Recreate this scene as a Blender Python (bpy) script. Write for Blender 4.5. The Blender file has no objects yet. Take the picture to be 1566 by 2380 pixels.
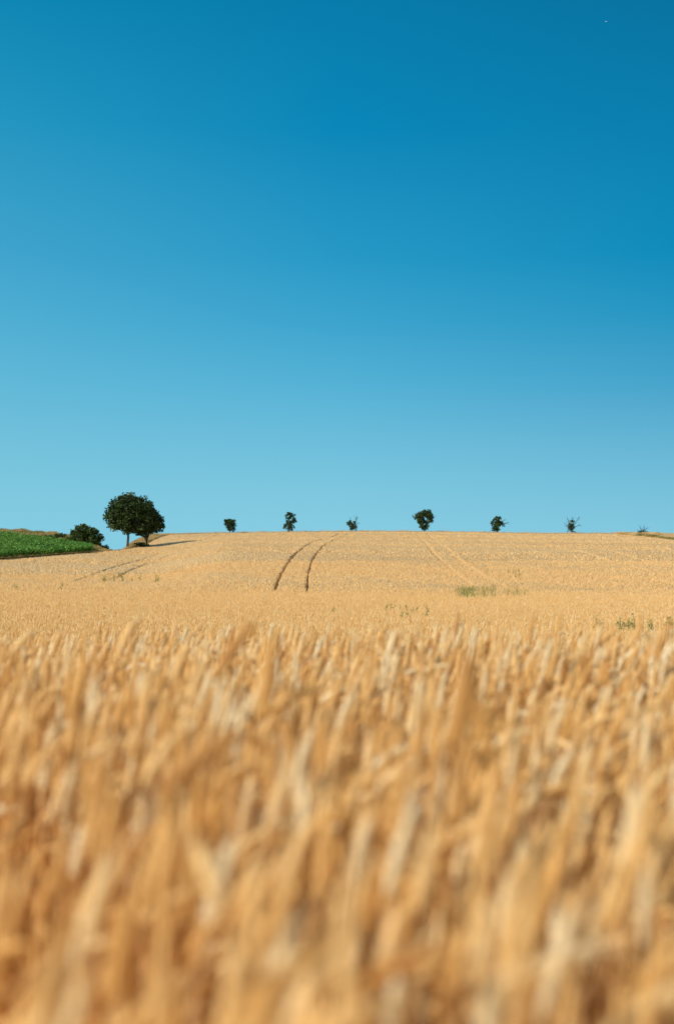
import bpy, math, numpy as np
ZOOM = None
rng = np.random.default_rng(11)
C = bpy.context.scene.collection
YE, FP, XC, EYE = 1340.0, 3305.0, 783.0, 1.25      # eye level row, focal length (rows), centre column, eye height in m
TOP = 0.9                                          # height of the crop

# ------------------------------------------------------------------ terrain
def smooth_table(kd, kh):
    g = np.arange(0, 420, 0.5); h = np.interp(g, kd, kh)
    out = h.copy()
    for it in range(2):
        c = np.convolve(np.pad(out, 16, mode='edge'), np.ones(17)/17, 'same')[16:-16]
        w = np.clip((g-10)/20, 0, 1); out = out*(1-w) + c*w
    return g, out
g1, P1T = smooth_table([0,5,8,12,18,25,30,40,55,75,92,110,132,170,220,260,300,420],
                       [-.34,-.36,-.45,-.66,-.88,-.97,-.96,-.98,-.93,-.79,0,1.03,2.4,4.1,6.25,8.2,10.3,17])
g2, P2T = smooth_table([0,5,8,12,18,25,30,40,55,75,92,110,132,170,200,212,222,232,260,300,420],
                       [-.34,-.36,-.45,-.66,-.88,-.97,-.96,-.98,-.93,-.79,-.4,.05,.9,2.4,3.95,5.0,6.1,6.95,8.5,10.6,18])
def prof(px, d):
    w = np.clip((550-px)/230, 0, 1); w = w*w*(3-2*w)
    return np.interp(d, g1, P1T)*(1-w) + np.interp(d, g2, P2T)*w
YW = ([-200,0,100,215,290,325,350,385,460,560,700,800,900,1100,1250,1400,1440,1500,1566,1800],
      [1312,1298,1291,1282,1275,1268,1256,1242,1239,1237,1235,1234,1234,1236,1239,1239,1240,1246,1253,1275])
YT = ([-200,0,100,180,215,240,290,300,320,350,385,460,560,700,800,900,1100,1250,1400,1566,1800],
      [1232,1243,1255,1268,1278,1282,1276,1268,1256,1243,1240,1239,1237,1235,1234,1234,1236,1239,1239,1241,1245])
YB = ([-200,0,100,160,215,250,265,290,300,320,350,385,460,560,700,800,900,1100,1250,1400,1566,1800],
      [1228,1234,1240,1248,1265,1279,1281,1276,1268,1256,1243,1240,1239,1237,1235,1234,1234,1236,1239,1239,1241,1245])
pxg = np.arange(-700, 2400, 4.0); dg = np.arange(80, 340, 1.0)
DWT = np.empty_like(pxg)
for i, p in enumerate(pxg):
    yc = YE - prof(np.full_like(dg, p), dg)/dg*FP
    DWT[i] = np.interp(-np.interp(p, *YW), -yc, dg)
DWT = np.convolve(np.pad(DWT, 3, mode='edge'), np.ones(7)/7, 'valid')
def dw_of(px): return np.interp(px, pxg, DWT)
def dt_of(px):
    off = np.interp(px, [250,300,385,430,1440,1470], [4,12,10,4,4,6])
    ab = np.interp(px, [-200,0,100,180,215,250,270,1440,1566,1800], [250,250,245,232,222,212,0,0,300,310])
    return np.maximum(dw_of(px)+off, ab)
def db_of(px): return dt_of(px) + np.interp(px, [215,260], [12,3])
def rel(X, Y):
    X = np.asarray(X, float); Y = np.asarray(Y, float)
    d = np.maximum(Y, .3); px = XC + FP*X/np.maximum(Y, 30)
    dw, dt, db = dw_of(px), dt_of(px), db_of(px)
    p = prof(px, d); hw = prof(px, dw)
    ht = dt*(YE-np.interp(px, *YT))/FP; hb = db*(YE-np.interp(px, *YB))/FP
    h = np.where(d < dw, p, hw + (ht-hw)*np.clip((d-dw)/(dt-dw), 0, 1))
    h = np.where(d > dt, ht + (hb-ht)*np.clip((d-dt)/(db-dt), 0, 1), h)
    e = np.clip(d-db, 0, 85)
    return np.where(d > db, hb - .0014*e*e, h)
def wheatness(X, Y):
    px = XC + FP*np.asarray(X)/np.maximum(Y, 30); return np.clip((dw_of(px)+.3-Y)/1.5, 0, 1)
def ground(X, Y): return EYE + rel(X, Y) - TOP*wheatness(X, Y)
def where(px, py, dmin=24, dmax=300):               # the point of the hillside seen in direction px, py
    d = np.arange(dmin, dmax, .25); u = (px-XC)/FP
    yc = YE - rel(u*d, d)/d*FP
    k = np.argmax(yc <= py) if (yc <= py).any() else np.argmin(yc)
    return u*d[k], d[k]

# ------------------------------------------------------------------ mesh helpers
def link(name, me, mat=None, parent=None):
    o = bpy.data.objects.new(name, me); C.objects.link(o)
    if mat: me.materials.append(mat)
    if parent: o.parent = parent
    return o
def np_mesh(name, V, Fq, attrs=None, smooth=True):
    me = bpy.data.meshes.new(name); V = np.ascontiguousarray(V, np.float32); Fq = np.ascontiguousarray(Fq, np.int32)
    me.vertices.add(len(V)); me.vertices.foreach_set('co', V.ravel())
    me.loops.add(Fq.size); me.loops.foreach_set('vertex_index', Fq.ravel())
    me.polygons.add(len(Fq)); me.polygons.foreach_set('loop_start', np.arange(0, Fq.size, 4, dtype=np.int32))
    for k, a in (attrs or {}).items():
        at = me.attributes.new(k, 'FLOAT', 'POINT'); at.data.foreach_set('value', np.ascontiguousarray(a, np.float32))
    me.update(calc_edges=True)
    me.polygons.foreach_set('use_smooth', np.full(len(Fq), smooth))
    return me
def tube(pts, rad, n=5, flat=1.0):
    pts = np.asarray(pts, float); rad = np.asarray(rad, float)
    T = np.gradient(pts, axis=0); T /= np.linalg.norm(T, axis=1)[:, None]+1e-9
    ref = np.array([0, 1, 0]) if abs(T[:, 1]).max() < .9 else np.array([1, 0, 0])
    N = np.cross(ref, T); N /= np.linalg.norm(N, axis=1)[:, None]+1e-9; B = np.cross(T, N)
    a = np.arange(n)/n*2*np.pi
    V = pts[:, None] + rad[:, None, None]*(np.cos(a)[None, :, None]*N[:, None] + flat*np.sin(a)[None, :, None]*B[:, None])
    F = [[i*n+j, i*n+(j+1) % n, (i+1)*n+(j+1) % n, (i+1)*n+j] for i in range(len(pts)-1) for j in range(n)]
    return V.reshape(-1, 3), np.array(F)
def strip(pts, wid, side):
    pts = np.asarray(pts, float); side = np.asarray(side, float); wid = np.asarray(wid, float)
    if side.ndim == 1: side = np.repeat(side[None], len(pts), 0)
    V = np.stack([pts - side*wid[:, None]/2, pts + side*wid[:, None]/2], 1).reshape(-1, 3)
    return V, np.array([[2*i, 2*i+1, 2*i+3, 2*i+2] for i in range(len(pts)-1)])
class MB:
    def __init__(s): s.V = []; s.F = []; s.A = []; s.n = 0
    def add(s, VF, a=0.0):
        V, F = VF; s.V.append(V); s.F.append(np.asarray(F)+s.n); s.n += len(V)
        s.A.append(np.broadcast_to(np.asarray(a, float), (len(V),)))
    def get(s): return np.concatenate(s.V), np.concatenate(s.F), np.concatenate(s.A)
    def build(s, name, mat, parent=None):
        V, F, A = s.get(); return link(name, np_mesh(name, V, F, {'tint': A}), mat, parent)
def scatter(tmpls, X, Y, Z, rz, sc, tint, which=None, szz=None):
    """copies of small template shapes merged into one cloud of stuff"""
    Vs, Fs, Ts, Ps = [], [], [], []; n = 0
    which = rng.integers(0, len(tmpls), len(X)) if which is None else which
    for k, (tv, tf, tp) in enumerate(tmpls):
        m = which == k; N = int(m.sum())
        if not N: continue
        c, s_ = np.cos(rz[m])[:, None], np.sin(rz[m])[:, None]; S = sc[m][:, None]
        sz = S if szz is None else szz[m][:, None]
        x = (tv[None, :, 0]*c - tv[None, :, 1]*s_)*S + X[m][:, None]
        y = (tv[None, :, 0]*s_ + tv[None, :, 1]*c)*S + Y[m][:, None]
        z = tv[None, :, 2]*sz + Z[m][:, None]
        Vs.append(np.stack([x, y, z], -1).reshape(-1, 3).astype(np.float32))
        Fs.append((tf[None] + (np.arange(N)*len(tv))[:, None, None] + n).reshape(-1, 4))
        Ts.append(np.repeat(tint[m], len(tv))); Ps.append(np.tile(tp, N)); n += N*len(tv)
    return [np.concatenate(Vs), np.concatenate(Fs), np.concatenate(Ts), np.concatenate(Ps)]
def merge(L):
    V, F, T, Pp = [], [], [], []; n = 0
    for v, f, t, p in L: V.append(v); F.append(f+n); T.append(t); Pp.append(p); n += len(v)
    return np.concatenate(V), np.concatenate(F), np.concatenate(T), np.concatenate(Pp)
def tag(o, label=None, cat=None, group=None, kind=None):
    if label: o['label'] = label
    if cat: o['category'] = cat
    if group: o['group'] = group
    if kind: o['kind'] = kind
    return o
def empty(name, loc):
    o = bpy.data.objects.new(name, None); C.objects.link(o); o.location = [float(v) for v in loc]; return o

# ------------------------------------------------------------------ materials
def lin(r, g, b): return tuple(((c/255+.055)/1.055)**2.4 if c > 10 else c/255/12.92 for c in (r, g, b)) + (1,)
def nt(name):
    m = bpy.data.materials.new(name); m.use_nodes = True; t = m.node_tree; t.nodes.clear(); return m, t
def node(t, typ, **kw):
    n = t.nodes.new(typ)
    for k, v in kw.items(): setattr(n, k, v)
    return n
def leafy(name, stops, trans=.3, part=False, noise=None, gloss=.0, tscale=(1, 1, 1)):
    """colour runs through the stops by the per-plant tint; optional fine mottling"""
    m, t = nt(name); L = t.links.new
    at = node(t, 'ShaderNodeAttribute', attribute_name='tint')
    fac = at.outputs['Fac']
    geo = node(t, 'ShaderNodeTexCoord')
    if noise:
        nz = node(t, 'ShaderNodeTexNoise'); nz.inputs['Scale'].default_value = noise[0]; nz.inputs['Detail'].default_value = 3
        L(geo.outputs['Object'], nz.inputs['Vector'])
        mr = node(t, 'ShaderNodeMapRange'); mr.inputs[1].default_value = .3; mr.inputs[2].default_value = .7
        mr.inputs[3].default_value = -noise[1]; mr.inputs[4].default_value = noise[1]; L(nz.outputs['Fac'], mr.inputs[0])
        ad = node(t, 'ShaderNodeMath', operation='ADD', use_clamp=True); L(fac, ad.inputs[0]); L(mr.outputs[0], ad.inputs[1]); fac = ad.outputs[0]
    cr = node(t, 'ShaderNodeValToRGB'); L(fac, cr.inputs[0])
    while len(cr.color_ramp.elements) < len(stops): cr.color_ramp.elements.new(.5)
    for e, (p, c) in zip(cr.color_ramp.elements, stops): e.position = p; e.color = c + (1,)
    col = cr.outputs[0]
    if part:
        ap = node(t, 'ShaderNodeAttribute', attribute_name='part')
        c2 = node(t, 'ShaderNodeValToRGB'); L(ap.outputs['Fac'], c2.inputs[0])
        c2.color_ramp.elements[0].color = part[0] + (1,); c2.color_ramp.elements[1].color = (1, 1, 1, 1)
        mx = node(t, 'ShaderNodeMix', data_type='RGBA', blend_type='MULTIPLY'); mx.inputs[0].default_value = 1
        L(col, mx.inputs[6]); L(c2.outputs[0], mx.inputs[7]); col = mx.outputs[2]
    df = node(t, 'ShaderNodeBsdfPrincipled'); L(col, df.inputs['Base Color']); df.inputs['Roughness'].default_value = .6
    df.inputs['Specular IOR Level'].default_value = gloss
    tr = node(t, 'ShaderNodeBsdfTranslucent')
    tc = node(t, 'ShaderNodeMix', data_type='RGBA', blend_type='MULTIPLY'); tc.inputs[0].default_value = 1
    tc.inputs[7].default_value = tscale + (1,); L(col, tc.inputs[6]); L(tc.outputs[2], tr.inputs[0])
    ms = node(t, 'ShaderNodeMixShader'); ms.inputs[0].default_value = trans
    L(df.outputs[0], ms.inputs[1]); L(tr.outputs[0], ms.inputs[2])
    o = node(t, 'ShaderNodeOutputMaterial'); L(ms.outputs[0], o.inputs[0]); return m
STRAW = [(0, (.58, .29, .08)), (.35, (.83, .51, .165)), (.7, (.92, .67, .31)), (1, (.96, .84, .58))]
STRAWF = [(0, (.42, .235, .09)), (.35, (.68, .43, .185)), (.7, (.83, .59, .29)), (1, (.90, .71, .43))]
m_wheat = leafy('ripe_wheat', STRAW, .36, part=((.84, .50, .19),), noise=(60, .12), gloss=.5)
m_field = leafy('wheat_hillside', STRAWF, .15, noise=(2.2, .08), gloss=.1)
m_corn = leafy('green_crop', [(0, (.035, .11, .012)), (.5, (.11, .27, .03)), (1, (.25, .43, .08))], .3, gloss=.3)
m_dry = leafy('dry_grass', [(0, (.10, .13, .035)), (.35, (.28, .25, .09)), (.7, (.52, .37, .17)), (1, (.7, .54, .3))], .2)
m_weed = leafy('weed_green', [(0, (.11, .16, .04)), (.6, (.28, .30, .10)), (1, (.54, .45, .20))], .3)
m_leaf = leafy('tree_leaves', [(0, (.014, .032, .008)), (.5, (.034, .065, .015)), (1, (.085, .13, .03))], .18, gloss=.3)
m_bush = leafy('bush_leaves', [(0, (.02, .045, .008)), (.5, (.06, .10, .018)), (1, (.13, .18, .035))], .2, gloss=.3)
m_bark = leafy('bark', [(0, (.05, .038, .028)), (1, (.13, .10, .075))], 0.0, noise=(9, .4))
m_soil = leafy('field_ground', [(0, (.24, .13, .05)), (.5, (.40, .24, .10)), (1, (.50, .32, .14))], 0.0, noise=(.7, .35))
m_paint, tt = nt('white_paint'); b_ = node(tt, 'ShaderNodeBsdfPrincipled'); b_.inputs['Base Color'].default_value = (.8, .8, .82, 1)
b_.inputs['Roughness'].default_value = .35; o_ = node(tt, 'ShaderNodeOutputMaterial'); tt.links.new(b_.outputs[0], o_.inputs[0])

# ------------------------------------------------------------------ ground, one sheet
Ys = np.concatenate([np.linspace(-40, 20, 25), np.geomspace(21, 330, 330), np.geomspace(340, 6000, 30)])
vs = np.linspace(-1, 1, 440)
GY, GV = np.meshgrid(Ys, vs, indexing='ij'); GX = GV*(.42*np.abs(GY)+15)
GZ = ground(GX, GY) - .03
nr, nc = GX.shape; idx = np.arange(nr*nc).reshape(nr, nc)
gq = np.stack([idx[:-1, :-1], idx[:-1, 1:], idx[1:, 1:], idx[1:, :-1]], -1).reshape(-1, 4)
gm = np_mesh('ground', np.stack([GX, GY, GZ], -1).reshape(-1, 3), gq, {'tint': np.full(nr*nc, .5)})
tag(link('ground', gm, m_soil), kind='structure')

# ------------------------------------------------------------------ wheel tracks through the crop
def path(pts):
    W = np.array([where(*p) for p in pts]); W = W[np.argsort(W[:, 1])]
    d = W[:, 1] + np.arange(len(W))*1e-3
    dd = np.arange(d[0], d[-1], .5); xx = np.interp(dd, d, W[:, 0])
    k = np.ones(13)/13; xs = np.convolve(np.pad(xx, 6, mode='reflect', reflect_type='odd'), k, 'valid')
    return dd, xs, np.gradient(xs, dd)
TR = [(path([(637,1374),(643,1352),(651,1335),(665,1310),(680,1291),(698,1275),(724,1258),(765,1249),(788,1238)]), .06, .36),
      (path([(713,1376),(714,1350),(716,1330),(722,1306),(736,1282),(757,1262),(780,1252),(810,1238)]), .03, .33),
      (path([(968,1238),(984,1254),(1004,1278),(1024,1298),(1060,1328),(1105,1360)]), .08, .30),
      (path([(993,1238),(1020,1260),(1060,1292),(1110,1325),(1158,1350),(1196,1372)]), .08, .30),
      (path([(512,1241),(470,1254),(380,1279),(300,1305),(225,1328),(165,1350)]), .07, .20),
      (path([(500,1256),(440,1270),(345,1305),(290,1328),(240,1350)]), .07, .20),
      (path([(1175,1241),(1300,1268),(1400,1295),(1500,1322)]), .10, .22),
      (path([(1290,1252),(1400,1275),(1566,1318)]), .12, .24)]
def rut(X, Y):
    r = np.zeros(np.shape(X)); near = np.zeros(np.shape(X), bool)
    for (dd, xs, g), hw, dp in TR:
        ins = (Y >= dd[0]) & (Y <= dd[-1])
        dist = np.abs(X-np.interp(Y, dd, xs))/np.sqrt(1+np.interp(Y, dd, g)**2)
        fade = np.clip((Y-dd[0])/6, 0, 1)
        q = np.clip((hw+.10-dist)/.10, 0, 1)*ins*fade*np.interp(Y, [85, 120, 180], [1, .85, .6])
        r = np.maximum(r, q*dp); near |= ins & (dist < hw+.04) & (fade > .5)
    return r, near

# ------------------------------------------------------------------ the crop surface on the hill
us = np.linspace(-.30, .30, 1300); ds = np.geomspace(13, 285, 620)
DD, UU = np.meshgrid(ds, us, indexing='ij'); XX = UU*DD
rr, _ = rut(XX, DD)
lump = sum(a*np.sin(XX*f1+DD*f2+p) for a, f1, f2, p in [(.015, .9, .35, 0), (.012, -.5, .8, 2), (.01, 1.7, -1.1, 1), (.03, .13, .19, 4)])
ZZ = EYE + rel(XX, DD) - .13 - rr + lump*np.clip(DD/60, 0, 1) + rng.normal(0, .03, XX.shape)
pxu = XC + FP*UU; ok = (DD < dw_of(pxu))
idx = np.arange(XX.size).reshape(XX.shape)
cq = np.stack([idx[:-1, :-1], idx[:-1, 1:], idx[1:, 1:], idx[1:, :-1]], -1)[ok[1:, 1:] & ok[1:, :-1]].reshape(-1, 4)
big = .5 + .5*np.sin(XX*.05+DD*.11+1)*np.sin(DD*.045-XX*.09)
ctint = .38 + .09*big + rng.normal(0, .05, XX.shape) - .9*rr
canopy = [np.stack([XX, DD, ZZ], -1).reshape(-1, 3).astype(np.float32), cq, np.clip(ctint, 0, 1).ravel(), np.ones(XX.size)]

# ------------------------------------------------------------------ wheat plant templates
def nod(r): return r.uniform(.05, .55) if r.random() < .80 else r.uniform(.5, 1.8)
def stalk(r, rings=12, n=6, segs=6, awns=10, nleaf=2, theta=None, h=.80, fat=1.0):
    """one nodding wheat plant; returns its stem, ear and leaf shapes"""
    te = nod(r) if theta is None else theta; lean = r.uniform(.0, .12)
    s = np.linspace(0, 1, 30); th = lean*s + (te*.5)*np.clip((s-.84)/.16, 0, 1)**1.5
    st = h/29*np.stack([np.sin(th), np.zeros(30), np.cos(th)], 1); pts = np.cumsum(st, 0)
    pts[:, 1] += .01*np.sin(s*5+r.uniform(0, 6))*s
    stem = pts[np.unique(np.concatenate([np.linspace(0, 22, segs-2).astype(int), [26, 29]]))]
    el = r.uniform(.08, .11); ne = rings; e = np.linspace(0, 1, ne)
    te_ = th[-1] + (te-th[-1])*e
    ep = pts[-1] + np.cumsum(el/(ne-1)*np.stack([np.sin(te_), 0*e, np.cos(te_)], 1), 0)
    pr = fat*(.0018 + .0058*np.sin(np.pi*np.clip(e*.93+.06, 0, 1))**.6)
    if ne > 6: pr = pr*(1+.24*np.where(np.arange(ne) % 2, 1, -1))
    pr[0] = .002; pr[-1] = .0012
    out = {'stem': [MB()], 'ear': [MB()], 'leaf': []}
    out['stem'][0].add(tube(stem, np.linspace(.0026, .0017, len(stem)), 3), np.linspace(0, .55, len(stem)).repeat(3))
    out['ear'][0].add(tube(ep, pr, n, .78), 1.0)
    for k in range(awns):
        i = int((k+.5)/awns*(ne-1)); a = k*2.4; t = te_[i]; sd = r.uniform(.15, .4); ln = r.uniform(.02, .05)
        T = np.array([math.sin(t), 0, math.cos(t)]); N = np.array([math.cos(t), 0, -math.sin(t)]); B = np.array([0, 1., 0])
        R = math.cos(a)*N+math.sin(a)*B; p0 = ep[i]+R*pr[i]*.6; p1 = p0+(T*math.cos(sd)+R*math.sin(sd))*ln
        out['ear'][0].add(strip([p0, p1], [.0016, .0005], np.cross(R, T)), .95)
    for k in range(nleaf):
        i = int(r.uniform(4, 18)); az = r.uniform(0, 6.28); L = r.uniform(.14, .26); q = np.linspace(0, 1, 6)
        ang = r.uniform(.1, .4) + (r.uniform(.1, .5)*q if r.random() < .6 else 2.7*q**.5)
        H = np.array([math.cos(az), math.sin(az), 0]); sdv = np.array([-math.sin(az), math.cos(az), 0])
        lp = pts[i] + np.cumsum(L/5*(np.sin(ang)[:, None]*H + np.cos(ang)[:, None]*np.array([0, 0, 1])), 0)
        tw = r.uniform(-1.5, 1.5)*q; side = np.cos(tw)[:, None]*sdv + np.sin(tw)[:, None]*np.array([0, 0, 1])
        b = MB(); b.add(strip(lp, np.array([.004, .008, .009, .007, .005, .001]), side), .35); out['leaf'].append(b)
    return out
def tmpl(**kw):
    p = stalk(rng, **kw); m = MB()
    for L_ in p.values():
        for k in L_: m.add(k.get()[:2], k.get()[2])
    return m.get()
def low_ear():                                     # the same plant's upper part, simpler, for further up the field
    te = nod(rng); m = MB(); q = np.linspace(0, 1, 4); a = te*q
    p = np.array([0, 0, -.10]) + np.cumsum(.045*np.stack([np.sin(a), 0*q, np.cos(a)], 1), 0)
    m.add(tube(p, [.003, .0072, .0072, .002], 4), 1.0)
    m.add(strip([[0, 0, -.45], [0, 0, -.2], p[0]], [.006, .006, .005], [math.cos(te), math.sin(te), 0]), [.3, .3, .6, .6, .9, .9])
    m.add(strip([[0, 0, -.3], [.03, .02, -.2], [.05, .03, -.12]], [.01, .012, .004], [0, 1, 0]), .6)
    return m.get()
def tuft(hh, ww, k=3):
    m = MB()
    for i in range(k):
        a = rng.uniform(0, 6.28); x, y = rng.normal(0, ww*1.2, 2); t = rng.uniform(-.4, .6)
        m.add(strip([[x, y, -hh], [x+.3*hh*t, y, 0], [x+hh*t, y+.1*hh, hh*.35]], [ww, ww*1.1, ww*.3], [math.cos(a), math.sin(a), 0]), 1)
    return m.get()
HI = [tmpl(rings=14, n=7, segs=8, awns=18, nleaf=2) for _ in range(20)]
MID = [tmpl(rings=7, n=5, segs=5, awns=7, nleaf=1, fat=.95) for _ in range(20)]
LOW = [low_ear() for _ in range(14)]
TU1 = [tuft(.11, .012) for _ in range(8)]; TU2 = [tuft(.12, .035, 2) for _ in range(8)]

def sample(n, d0, d1, um, margin=0.0):
    d = np.sqrt(rng.uniform(d0*d0, d1*d1, n)); u = rng.uniform(-um, um, n); return u*d + rng.uniform(-margin, margin, n), d
def inwheat(X, Y):
    px = XC+FP*X/np.maximum(Y, 30); k = Y < dw_of(px)-.2; _, nr_ = rut(X, Y); return k & ~nr_
def wind(n): return rng.normal(0.0, .75, n)
def tn(n, m=.5, s=.2): return np.clip(rng.normal(m, s, n), 0, 1)
near = []
def band(T, dens, d0, d1, um, margin, hs=.06, m=.57):
    area = (d1*d1-d0*d0)*um + 2*margin*(d1-d0); n = int(dens*area)
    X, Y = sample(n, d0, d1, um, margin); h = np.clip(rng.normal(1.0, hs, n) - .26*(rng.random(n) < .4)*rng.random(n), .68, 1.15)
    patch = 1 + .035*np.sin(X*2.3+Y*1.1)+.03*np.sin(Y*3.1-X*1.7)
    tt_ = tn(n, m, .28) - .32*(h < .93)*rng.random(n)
    return scatter(T, X, Y, ground(X, Y), wind(n), h*patch, np.clip(tt_, 0, 1))
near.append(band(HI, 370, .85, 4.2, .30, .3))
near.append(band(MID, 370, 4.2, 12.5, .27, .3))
def ears(T, n, d0, d1, um, dz, sc0, sc1, zs, m=.55, s=.2, thin=None):
    X, Y = sample(n, d0, d1, um); k = inwheat(X, Y)
    if thin: k &= rng.random(n) < np.clip((thin[1]-Y)/(thin[1]-thin[0]), 0, 1)
    X, Y = X[k], Y[k]; N = len(X)
    Z = EYE + rel(X, Y) + dz + rng.normal(0, zs, N)
    sc = rng.uniform(sc0, sc1, N); return scatter(T, X, Y, Z, wind(N), sc, tn(N, m, s))
near.append(ears(LOW, 22000, 12.5, 22, .27, -.03, .9, 1.2, .04, .6))
near.append(ears(LOW, 230000, 22, 80, .26, -.07, .9, 1.2, .03, .64, .14, (30, 80)))
V, F, T, Pp = merge(near)
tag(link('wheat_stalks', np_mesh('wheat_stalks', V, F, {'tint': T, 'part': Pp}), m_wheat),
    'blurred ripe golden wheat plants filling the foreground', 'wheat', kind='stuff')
far = [canopy, ears(TU1, 120000, 30, 115, .26, -.08, .8, 1.3, .025, .53, .12), ears(TU2, 130000, 110, 283, .26, -.10, .7, 1.1, .02, .53, .12)]
V, F, T, Pp = merge(far)
tag(link('wheat_field', np_mesh('wheat_field', V, F, {'tint': T}), m_field),
    'golden wheat crop covering the far hillside up to the crest', 'wheat field', kind='stuff')

# ------------------------------------------------------------------ single wheat plants that stand above the rest
HERO = [(1108,1412,1.6,.12,.25,'large blurred brown wheat ear rising highest in the right foreground',.12,1.35),
        (1064,1480,1.8,.35,2.9,'tall brown wheat ear touching the large one on its left side',.3,1.1),
        (636,1410,2.1,.08,.1,'tall slim upright wheat ear left of centre, above the blurred crop',.3,1.3),
        (588,1408,2.6,.75,.2,'reddish wheat ear bending right, just left of the tall slim ear',.15,1.1),
        (350,1402,4.3,.7,.3,'pale wheat ear poking up tallest on the left against the field',.75,1.2),
        (318,1420,4.1,.5,.0,'second pale wheat ear close beside the tallest left one',.7,1.2),
        (205,1466,2.4,.3,.2,'thick golden wheat ear standing above the crop at far left',.35,1.3),
        (665,1660,1.6,1.2,.1,'brown wheat ear arching over in the middle of the foreground',.05,1.2),
        (92,1444,4.6,.9,.4,'nodding pale wheat ear near the left edge of the field',.7,1.2),
        (448,1458,3.4,.4,.0,'upright golden wheat ear between the far left and centre ears',.6,1.2),
        (1285,1472,4.0,.3,.2,'slender wheat ear right of the large brown one',.4,1.2),
        (1487,1480,4.6,.7,.3,'small wheat ear standing up near the right edge',.45,1.2)]
for px, py, d, th, az, lab, ti, ft in HERO:
    p = stalk(rng, rings=15, n=8, segs=8, awns=16, nleaf=2, theta=th, fat=ft)
    ev = p['ear'][0].get()[0]; k = ev[:, 2].argmax(); zt = EYE + (YE-py)/FP*d; s = zt/ev[k, 2]
    ct, sn = math.cos(az), math.sin(az); ox = s*(ev[k, 0]*ct-ev[k, 1]*sn); oy = s*(ev[k, 0]*sn+ev[k, 1]*ct)
    root = empty('wheat_plant', ((px-XC)/FP*d-ox, d-oy, 0)); root.rotation_euler.z = az; root.scale = (s, s, s)
    tag(root, lab, 'wheat plant', 'single wheat plants standing above the crop')
    for nm, Ls in p.items():
        for b in Ls:
            Vv, Ff, Aa = b.get(); link(nm, np_mesh(nm, Vv, Ff, {'tint': np.full(len(Vv), ti), 'part': Aa}), m_wheat, root)

# ------------------------------------------------------------------ green crop, dry grass banks, field margin
def region(n, p0, p1, f0, f1):
    """points between two distances that depend on the direction"""
    px = rng.uniform(p0, p1, n); a, b = f0(px), f1(px); k = b > a; px, a, b = px[k], a[k], b[k]
    d = np.sqrt(a*a + (b*b-a*a)*rng.random(len(px))); return (px-XC)/FP*d, d
def corn():
    m = MB()
    for i in range(5):
        a = i*2.5+rng.uniform(0, 1); H = np.array([math.cos(a), math.sin(a), 0]); q = np.linspace(0, 1, 4); L = rng.uniform(.4, .7)
        an = .3+1.5*q; lp = np.array([0, 0, .15+.1*i]) + np.cumsum(L/3*(np.sin(an)[:, None]*H+np.cos(an)[:, None]*np.array([0, 0, 1])), 0)
        m.add(strip(lp, [.07, .13, .10, .01], [-H[1], H[0], 0]), 1)
    return m.get()
CORN = [corn() for _ in range(6)]
X, Y = region(9000, -160, 214, lambda p: dw_of(p)+.2, lambda p: dt_of(p)-1)
X2, Y2 = region(900, -160, 212, lambda p: dw_of(p)+.1, lambda p: dw_of(p)+3)
X = np.concatenate([X, X2]); Y = np.concatenate([Y, Y2])
ct_ = tn(len(X), .5, .28) + .15*np.sin(X*.9)*np.sin(Y*.35)
tag_rows = scatter(CORN, X, Y, ground(X, Y)-.15, rng.uniform(0, 6.28, len(X)), rng.uniform(.5, 1.2, len(X)), np.clip(ct_, 0, 1))
tag(link('green_crop', np_mesh('green_crop', *tag_rows[:2], {'tint': tag_rows[2]}), m_corn),
    'bright green leafy crop on the slope at the far left edge', 'crop', kind='stuff')
def blades(hh, k, ww=.03, sp=.12):
    m = MB()
    for i in range(k):
        a, x, y, t = rng.uniform(0, 6.28), *rng.normal(0, sp, 2), rng.uniform(-.5, .5)
        m.add(strip([[x, y, -.02], [x+.25*t*hh, y, .55*hh], [x+t*hh, y, hh]], [ww, ww*.8, .004], [math.cos(a), math.sin(a), 0]), 1)
    return m.get()
BL = [blades(.5, 7) for _ in range(8)]
def grass(name, X, Y, s0, s1, m, s, label, mat=None, small=None):
    cl = .16*np.sin(X*.7+2)*np.sin(Y*.5+X*.3); px = XC+FP*X/Y
    hs = rng.uniform(s0, s1, len(X)); cl2 = .75+.25*np.sin(X*1.3+1)*np.sin(X*.41)
    if small: hs = hs*np.interp(px, *small)
    g = scatter(BL, X, Y, ground(X, Y), rng.uniform(0, 6.28, len(X)), hs*cl2, np.clip(tn(len(X), m, s)+cl, 0, 1))
    tag(link(name, np_mesh(name, g[0], g[1], {'tint': g[2]}), mat or m_dry), label, 'grass', kind='stuff')
X, Y = region(16000, -160, 262, lambda p: dt_of(p)-3, lambda p: db_of(p)+3)
grass('bank_grass', X, Y, .5, 1.7, .45, .28, 'dry tan and olive grass on the bank above the green crop', small=([200, 240], [1, .35]))
X, Y = region(6000, 287, 396, lambda p: dw_of(p)-.3, lambda p: db_of(p)+.6)
grass('verge_grass', X, Y, .4, .9, .66, .2, 'dry reddish grass on the verge below the round tree', small=([287, 305, 350, 380], [.4, 1, .8, .2]))
X, Y = region(3500, 400, 1440, lambda p: dw_of(p)-.6, lambda p: db_of(p)+1)
grass('crest_grass', X, Y, .2, .55, .85, .15, 'thin line of dry grass along the top of the hill')
X, Y = region(2600, 1480, 1700, lambda p: dw_of(p)-.3, lambda p: dw_of(p)+2.5)
grass('margin_grass', X, Y, .3, .7, .3, .2, 'narrow olive green grass margin at the right edge of the hill')
X, Y = region(15000, 1430, 1700, lambda p: dw_of(p)+np.clip((p-1470)/10, 0, 2.5), lambda p: dt_of(p)+2)
grass('stubble', X, Y, .3, .6, .85, .12, 'pale straw field beyond the margin at the far right')

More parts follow.
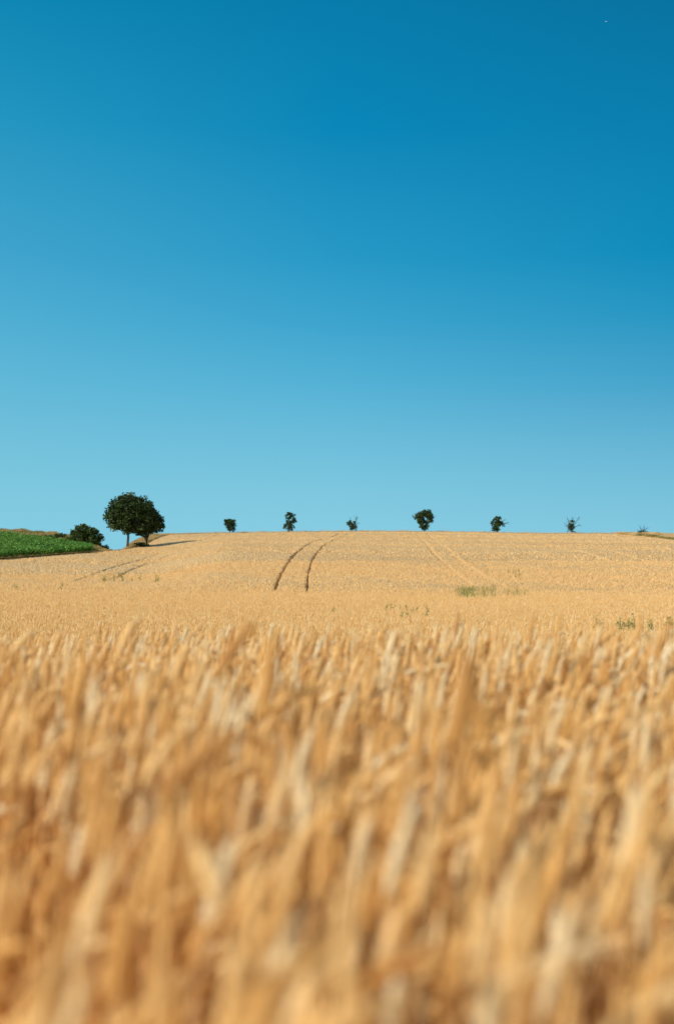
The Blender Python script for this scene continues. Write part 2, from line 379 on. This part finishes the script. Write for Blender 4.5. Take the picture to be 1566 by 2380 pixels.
# ------------------------------------------------------------------ trees and bushes
def rvec(n):
    v = rng.normal(size=(n, 3)); return v/np.linalg.norm(v, axis=1)[:, None]
def leaves(blobs, nclump, per, csz, lsz):
    """leaf clumps filling a set of ellipsoids (centre, radii)"""
    vol = np.array([b[1][0]*b[1][1]*b[1][2] for b in blobs])**.8; pick = rng.choice(len(blobs), nclump, p=vol/vol.sum())
    cen = np.array([blobs[i][0] for i in pick], float) + rvec(nclump)*(rng.random((nclump, 1))**.38)*np.array([blobs[i][1] for i in pick])
    n = nclump*per; c = np.repeat(cen, per, 0) + np.clip(rng.normal(0, 1, (n, 3)), -1.5, 1.5)*csz*np.repeat(rng.uniform(.6, 1.2, nclump), per)[:, None]
    a = rvec(n); b = np.cross(a, rvec(n)); b /= np.linalg.norm(b, axis=1)[:, None]; s = (lsz*rng.uniform(.6, 1.3, n))[:, None]
    V = np.stack([c-a*s, c-b*s*.6, c+a*s, c+b*s*.6], 1).reshape(-1, 3)
    t = np.clip(np.repeat(rng.normal(.45, .2, nclump), per) + rng.normal(0, .15, n), 0, 1)
    return V, np.arange(4*n).reshape(-1, 4), t.repeat(4), cen
def limb(p0, p1, r0, r1, bend=.12, n=6, k=5):
    p0, p1 = np.array(p0, float), np.array(p1, float); L = np.linalg.norm(p1-p0); q = np.linspace(0, 1, k+1)
    off = rvec(1)[0]*L*bend; pts = p0+(p1-p0)*q[:, None] + off*np.sin(np.pi*q)[:, None] + rng.normal(0, L*.015, (k+1, 3))*(q > 0)[:, None]
    return tube(pts, r0+(r1-r0)*q, n), pts
def woody(name, px, d, label, group, trunk_h, tr, blobs, nclump, per, csz, lsz, mat=None, limbs=8, twigs=None, cat='tree', stems=1, lean=0, tk=1.0):
    X = (px-XC)/FP*d; root = empty(name, (X, d, float(ground(X, d))-.08)); tag(root, label, cat, group)
    V, Fc, t, cen = leaves(blobs, nclump, per, csz, lsz)
    link('crown', np_mesh('crown', V, Fc, {'tint': t}), mat or m_leaf, root)
    m = MB(); top = np.array([lean, 0, trunk_h])
    for s in range(stems):
        b0 = np.array([0, 0, 0.]) if stems == 1 else np.array([*rng.normal(0, .15, 2), 0])
        VF, pts = limb(b0, top+np.array([*rng.normal(0, .05*stems, 2), 0]), tr, tr*.7, .04); m.add(VF, .4)
    for c in cen[rng.choice(len(cen), min(limbs, len(cen)), replace=False)]:
        f = rng.uniform(.75, 1); VF, pts = limb(top*f, c, tr*.5, tr*.1, .1, 5); m.add(VF, .4)
    m.build('trunk', m_bark, root)
    if twigs:
        for (ax, az_, L) in twigs:
            m = MB()
            base = np.array([ax[0], ax[1], ax[2]]); a = math.radians(az_)
            tip = base + L*np.array([math.sin(a), rng.uniform(-.3, .3), math.cos(a)])
            VF, pts = limb(base, tip, .05*tk, .018*tk, .08, 4); m.add(VF, .1)
            for k in range(6):
                q = pts[rng.integers(1, 5)]; dv = (tip-base)/L + rvec(1)[0]*.8
                VF, _ = limb(q, q+dv*L*rng.uniform(.2, .45), .022*tk, .012*tk, .1, 3, 3); m.add(VF, .1)
            m.build('bare_branch', m_bark, root)
    return root
dT = float(dw_of(297))+2.5
k = dT/FP                                          # metres per row at the tree
woody('round_tree', 297, dT, 'large round dark green tree on a bare trunk at the left field edge', None, 40*k, .19,
      [((0, 0, 84*k), (42*k, 38*k, 38*k)), ((-17*k, 0, 77*k), (34*k, 30*k, 34*k)), ((6*k, 0, 101*k), (40*k, 32*k, 23*k)), ((28*k, 4*k, 86*k), (32*k, 26*k, 34*k)), ((-8*k, 0, 54*k), (38*k, 30*k, 17*k)), ((20*k, 0, 56*k), (28*k, 24*k, 17*k))],
      480, 75, .30, .155, limbs=22)
d2 = dT+3
woody('spreading_tree', 342, d2, 'darker ragged tree growing behind and right of the large round tree', None, 30*k, .14,
      [((-2*k, 0, 70*k), (28*k, 30*k, 28*k)), ((16*k, 0, 80*k), (23*k, 20*k, 18*k)), ((22*k, 0, 62*k), (17*k, 20*k, 13*k)), ((-6*k, 0, 94*k), (27*k, 20*k, 14*k)), ((-14*k, 0, 56*k), (20*k, 20*k, 14*k))],
      260, 62, .24, .15, limbs=16)
woody('shrub', 326, dT+2.5, 'low green shrub on the verge under the two large trees', None, 4*k, .05,
      [((0, 0, 10*k), (18*k, 14*k, 12*k)), ((14*k, 0, 9*k), (12*k, 12*k, 9*k)), ((-10*k, 0, 6*k), (12*k, 12*k, 9*k))], 90, 40, .16, .12, m_bush, cat='shrub', stems=3)
dB = float(dt_of(200))+3
kb = dB/FP
woody('rounded_bush', 198, dB, 'broad rounded green bush at the end of the bank left of the tree', None, 6*kb, .08,
      [((0, 0, 31*kb), (31*kb, 30*kb, 20*kb)), ((-22*kb, 0, 18*kb), (18*kb, 20*kb, 18*kb)), ((22*kb, 0, 16*kb), (18*kb, 20*kb, 17*kb)), ((2*kb, 0, 8*kb), (39*kb, 24*kb, 16*kb))],
      300, 60, .24, .15, m_bush, cat='bush', stems=4, limbs=12)
woody('bramble', 238, dB+1, 'small dark scrub sloping down between the bush and the tree', None, 2*kb, .04,
      [((0, 0, 3*kb), (16*kb, 12*kb, 9*kb))], 40, 40, .15, .11, cat='shrub', stems=3)
woody('hedge_shrub', 140, float(dt_of(140))+5, 'low olive shrub on the bank left of the rounded bush', None, 2*kb, .04,
      [((0, 0, 8*kb), (20*kb, 12*kb, 7*kb)), ((-30*kb, 0, 6*kb), (22*kb, 12*kb, 5*kb))], 60, 40, .16, .11, m_bush, cat='shrub', stems=3)
G = 'row of small trees along the crest'
def kk(px): d = float(dw_of(px))+3; return d, d/FP
d, k = kk(534)
woody('small_tree', 534, d, 'small oval bushy tree on the crest, first from the left', G, 6*k, .07,
      [((0, 0, 20*k), (14*k, 13*k, 15*k)), ((2*k, 0, 10*k), (10*k, 9*k, 8*k)), ((-5*k, 0, 27*k), (9*k, 9*k, 8*k)), ((6*k, 0, 26*k), (8*k, 9*k, 8*k))], 85, 34, .15, .11, limbs=8)
d, k = kk(674)
woody('small_tree', 674, d, 'narrow irregular tree on the crest, second from the left', G, 8*k, .07,
      [((-3*k, 0, 37*k), (12*k, 11*k, 8*k)), ((2*k, 0, 25*k), (13*k, 11*k, 9*k)), ((-4*k, 0, 12*k), (11*k, 10*k, 9*k)), ((6*k, 0, 37*k), (8*k, 7*k, 7*k)), ((9*k, 0, 26*k), (7*k, 7*k, 5*k)), ((5*k, 0, 10*k), (8*k, 8*k, 7*k))], 95, 32, .14, .11, limbs=10)
d, k = kk(820)
woody('small_tree', 819, d, 'short round crest tree with bare twigs at its right, between the wheel tracks', G, 4*k, .06,
      [((-2*k, 0, 17*k), (11*k, 10*k, 10*k)), ((1*k, 0, 9*k), (10*k, 9*k, 8*k))], 60, 32, .13, .10, limbs=6,
      twigs=[((4*k, 0, 18*k), 30, 17*k), ((5*k, 0, 16*k), 12, 20*k), ((4*k, 0, 14*k), 62, 13*k), ((-3*k, 0, 20*k), -10, 11*k)])
d, k = kk(984)
woody('small_tree', 984, d, 'largest and bushiest tree of the crest row, wider than tall', G, 10*k, .09,
      [((0, 0, 35*k), (21*k, 18*k, 14*k)), ((-10*k, 0, 33*k), (14*k, 12*k, 11*k)), ((8*k, 0, 42*k), (12*k, 12*k, 9*k)), ((0, 0, 19*k), (17*k, 14*k, 11*k)), ((16*k, 0, 26*k), (9*k, 8*k, 7*k)), ((0, 0, 9*k), (11*k, 9*k, 7*k))], 170, 38, .17, .12, limbs=14,
      twigs=[((14*k, 0, 30*k), 70, 12*k), ((-14*k, 0, 36*k), -60, 9*k)])
d, k = kk(1155)
woody('small_tree', 1154, d, 'pointed tree on the crest with bare twigs to its right, fifth from the left', G, 8*k, .07,
      [((-2*k, 0, 20*k), (16*k, 12*k, 11*k)), ((0, 0, 33*k), (9*k, 9*k, 11*k)), ((6*k, 0, 20*k), (11*k, 10*k, 9*k)), ((-3*k, 0, 9*k), (11*k, 9*k, 7*k))], 100, 32, .14, .11, limbs=8,
      twigs=[((8*k, 0, 18*k), 75, 20*k), ((8*k, 0, 24*k), 55, 14*k)])
d, k = kk(1328)
woody('small_tree', 1327, d, 'sparse half dead tree with spreading bare twigs, second from the right on the crest', G, 6*k, .06,
      [((0, 0, 16*k), (9*k, 9*k, 9*k)), ((1*k, 0, 8*k), (9*k, 8*k, 7*k)), ((3*k, 0, 26*k), (7*k, 6*k, 6*k))], 50, 22, .13, .09, limbs=6,
      twigs=[((0, 0, 14*k), -55, 20*k), ((0, 0, 15*k), -25, 22*k), ((0, 0, 16*k), 8, 22*k), ((1*k, 0, 15*k), 38, 26*k), ((1*k, 0, 12*k), 62, 22*k), ((0, 0, 12*k), -70, 14*k)])
d = float(dt_of(1492)); k = d/FP
woody('small_tree', 1492, d, 'nearly bare twiggy sapling at the right end of the crest row', G, 5*k, .06,
      [((0, 0, 5*k), (10*k, 7*k, 4*k))], 16, 14, .1, .08, limbs=4, tk=1.3,
      twigs=[((0, 0, 3*k), -60, 14*k), ((0, 0, 3*k), -20, 16*k), ((0, 0, 3*k), 15, 18*k), ((0, 0, 3*k), 45, 16*k), ((0, 0, 2*k), 70, 12*k)])

# ------------------------------------------------------------------ weeds in the crop
def weed_shape(r):
    st, lf = MB(), MB()
    VF, pts = limb((0, 0, -.5), (r.uniform(-.06, .06), 0, .30), .009, .004, .03, 4, 6); st.add(VF, .5)
    for b in range(5):
        q = np.array([0, 0, r.uniform(-.1, .2)]); a = r.uniform(0, 6.28)
        tip = q + np.array([math.cos(a)*.07, math.sin(a)*.07, r.uniform(.05, .12)]); VF, _ = limb(q, tip, .005, .002, .05, 3, 3); st.add(VF, .5)
        for j in range(5):
            c = q+(tip-q)*(j+1)/5; v = rvec(1)[0]*.028; w = np.cross(v, rvec(1)[0])*.6
            lf.add((np.array([c, c+v-w, c+2*v, c+v+w]), [[0, 1, 2, 3]]), r.uniform(.4, 1))
    for j in range(8):
        c = np.array([0, 0, -.1+j*.055]); v = rvec(1)[0]*.03; v[2] = abs(v[2]); w = np.cross(v, rvec(1)[0])*.6
        lf.add((np.array([c, c+v-w, c+2*v, c+v+w]), [[0, 1, 2, 3]]), r.uniform(.4, 1))
    return st, lf
weed_me = []
for i in range(4):
    s, l = weed_shape(rng)
    Vs, Fs, As = s.get(); Vl, Fl, Al = l.get(); a = np_mesh('stem', Vs, Fs, {'tint': As}); b = np_mesh('leaves', Vl, Fl, {'tint': Al})
    a.materials.append(m_weed); b.materials.append(m_weed); weed_me.append((a, b))
def weeds(spots, label, group, s0, s1):
    for px, py in spots:
        X, Y = where(px, py+6); sc = float(rng.uniform(s0, s1))
        r = empty('weed', (X, Y, EYE+float(rel(X, Y))-.02)); r.scale = (sc*1.2, sc*1.2, sc); r.rotation_euler.z = float(rng.uniform(0, 6.28))
        tag(r, label, 'weed', group); a, b = weed_me[rng.integers(0, 4)]
        for nm, me in (('stem', a), ('leaves', b)):
            o = bpy.data.objects.new(nm, me); C.objects.link(o); o.parent = r
R = lambda n, x0, x1, y0, y1: [(rng.uniform(x0, x1), rng.uniform(y0, y1)) for _ in range(n)]
weeds(R(8, 1425, 1500, 1450, 1462)+R(5, 1505, 1566, 1448, 1462)+R(2, 1378, 1410, 1446, 1456),
      'green weed standing in the wheat at the right edge of the field', 'weeds at the right edge', .45, .95)
weeds(R(12, 880, 1035, 1405, 1432)+[(776, 1412), (773, 1418)], 'thin green weed in the wheat just below the centre right weed patches', 'weeds below the patches', .4, .8)
weeds(R(16, 235, 370, 1332, 1346), 'olive weed in the wheat on the left, below the round tree', 'weeds on the left of the field', .8, 1.5)
weeds([(40, 1362), (34, 1358), (143, 1362), (146, 1356)], 'thin weed in the wheat near the left edge', 'weeds near the left edge', .7, 1.1)
weeds(R(6, 1180, 1230, 1322, 1334), 'faint olive weed in the wheat above the weed patches', 'weeds above the patches', .7, 1.1)
def patch(x0, x1, y0, y1, n, label, s0=.6, s1=1.15, m=.6):
    pts = [where(*p) for p in R(n, x0, x1, y0, y1)]; X = np.array([p[0] for p in pts]); Y = np.array([p[1] for p in pts])
    X = X + rng.normal(0, .15, n); Y = Y + rng.uniform(-.4, .4, n)
    g = scatter([blades(.55, 4, .022, .1) for _ in range(5)], X, Y, EYE+rel(X, Y)-.30, rng.uniform(0, 6.28, n), rng.uniform(s0, s1, n), np.clip(rng.normal(m, .3, n), 0, 1))
    tag(link('weed_patch', np_mesh('weed_patch', g[0], g[1], {'tint': g[2]}), m_weed), label, 'weeds', kind='stuff')
patch(1062, 1146, 1368, 1388, 130, 'larger patch of green weeds in the wheat at centre right', m=.45)
patch(1172, 1220, 1372, 1386, 28, 'smaller thin patch of green weeds right of the larger one', m=.5)
patch(230, 300, 1326, 1344, 26, 'faint patch of green weeds in the wheat on the left', .5, .9, .8)

# ------------------------------------------------------------------ distant aircraft, a white speck high at the right
dA = 25000.0
ac = empty('airplane', ((1408-XC)/FP*dA, dA, EYE+(YE-50)/FP*dA)); ac.rotation_euler = (0, 0, math.radians(25))
tag(ac, 'tiny white aircraft high in the blue sky at the upper right', 'airplane')
q = np.linspace(-20, 20, 12); fz = MB(); fz.add(tube(np.stack([0*q, q, 0*q], 1)[:, [1, 0, 2]], 2.1*np.sqrt(np.clip(1-(q/20.5)**6, .02, 1)), 12)); fz.build('fuselage', m_paint, ac)
for s in (-1, 1):
    w = MB(); w.add(tube([[2, s*1.5, -.6], [-5, s*17, .6]], [2.6, 1.0], 8, .15)); w.build('wing', m_paint, ac)
    w = MB(); w.add(tube([[-16, s*.8, .6], [-19, s*6.5, .9]], [1.6, .7], 8, .15)); w.build('tailplane', m_paint, ac)
    w = MB(); w.add(tube([[3.5, s*6, -1.9], [-.5, s*6, -1.9]], [1.1, .8], 10)); w.build('engine', m_paint, ac)
w = MB(); w.add(tube([[-15, 0, 1.5], [-19.5, .01, 8]], [2.0, .9], 8, .15)); w.build('tail_fin', m_paint, ac)

# ------------------------------------------------------------------ sky and sun
EL, AX, AY = 33, -.80, -.60
w = bpy.data.worlds.new('World'); bpy.context.scene.world = w; w.use_nodes = True; t = w.node_tree; t.nodes.clear(); L = t.links.new
sky = node(t, 'ShaderNodeTexSky', sky_type='NISHITA'); sky.sun_disc = False; sky.sun_elevation = math.radians(EL)
sky.sun_rotation = math.atan2(AX, AY); sky.air_density = 1.0; sky.dust_density = .4; sky.ozone_density = 3
tc = node(t, 'ShaderNodeTexCoord'); nm = node(t, 'ShaderNodeVectorMath', operation='NORMALIZE'); L(tc.outputs['Generated'], nm.inputs[0])
sp = node(t, 'ShaderNodeSeparateXYZ'); L(nm.outputs[0], sp.inputs[0])
zz = node(t, 'ShaderNodeMapRange'); zz.inputs[1].default_value = 0; zz.inputs[2].default_value = .4; L(sp.outputs['Z'], zz.inputs[0])
def ramp(cols):
    r = node(t, 'ShaderNodeValToRGB'); pos = [.03, .057, .132, .176, .218, .30, .375]
    while len(r.color_ramp.elements) < 7: r.color_ramp.elements.new(.5)
    for e, p, c in zip(r.color_ramp.elements, pos, cols): e.position = p/.4; e.color = lin(*c)
    L(zz.outputs[0], r.inputs[0]); return r
rl = ramp([(132,204,226), (126,200,223), (96,184,216), (78,174,211), (62,164,205), (32,150,193), (4,134,180)])
rc = ramp([(134,204,226), (125,199,223), (84,178,214), (58,164,206), (36,153,199), (0,135,185), (0,124,172)])
rr_ = ramp([(128,199,222), (118,192,219), (68,163,203), (34,150,194), (0,139,187), (0,126,174), (0,112,158)])
def mr(out, a, b):
    n = node(t, 'ShaderNodeMapRange'); n.inputs[1].default_value = a; n.inputs[2].default_value = b; L(sp.outputs[out], n.inputs[0]); return n
def mixc(f, a, b):
    n = node(t, 'ShaderNodeMix', data_type='RGBA')
    if hasattr(f, 'outputs'): L(f.outputs[0], n.inputs[0])
    else: n.inputs[0].default_value = f
    if isinstance(a, tuple): n.inputs[6].default_value = a
    else: L(a, n.inputs[6])
    if isinstance(b, tuple): n.inputs[7].default_value = b
    else: L(b, n.inputs[7])
    return n.outputs[2]
c1 = mixc(mr('X', -.23, 0), rl.outputs[0], rc.outputs[0]); c2 = mixc(mr('X', 0, .23), c1, rr_.outputs[0])
ns = node(t, 'ShaderNodeVectorMath', operation='SCALE'); ns.inputs['Scale'].default_value = .1; L(sky.outputs[0], ns.inputs[0])
c3 = mixc(.02, c2, ns.outputs[0])
# the sky pales and warms round towards the sun, left of and behind the camera
c4 = mixc(mr('X', -.35, -.95), c3, (.60, .62, .62, 1)); c5 = mixc(mr('Y', .2, -.8), c4, (.42, .48, .52, 1))
bg = node(t, 'ShaderNodeBackground'); L(c5, bg.inputs[0]); bg.inputs[1].default_value = 1.0
wo = node(t, 'ShaderNodeOutputWorld'); L(bg.outputs[0], wo.inputs[0])
from mathutils import Vector
sl = bpy.data.lights.new('sun', 'SUN'); sl.energy = 4.8; sl.angle = math.radians(.53); sl.color = (1.0, .92, .79)
so = bpy.data.objects.new('sun', sl); C.objects.link(so)
hn = math.hypot(AX, AY); e = math.radians(EL)
so.rotation_euler = Vector((AX/hn*math.cos(e), AY/hn*math.cos(e), math.sin(e))).to_track_quat('Z', 'Y').to_euler()

# ------------------------------------------------------------------ camera
cd = bpy.data.cameras.new('camera'); co = bpy.data.objects.new('camera', cd); C.objects.link(co)
co.location = (0, 0, EYE); co.rotation_euler = (math.radians(90), 0, 0)
cd.sensor_fit = 'VERTICAL'; cd.sensor_height = 36; cd.lens = 50; cd.shift_y = (YE-1190)/2380
cd.clip_start = .05; cd.clip_end = 60000
cd.dof.use_dof = True; cd.dof.focus_distance = 110; cd.dof.aperture_fstop = 2.2
if ZOOM:
    zx, zy, Lz = ZOOM; cd.lens = Lz; cd.shift_x = (zx-783)/FP*Lz/36; cd.shift_y = (YE-zy)/FP*Lz/36; cd.dof.aperture_fstop = 2.4*Lz/50
S = bpy.context.scene; S.camera = co
S.view_settings.view_transform = 'Standard'; S.view_settings.look = 'None'; S.view_settings.exposure = 0
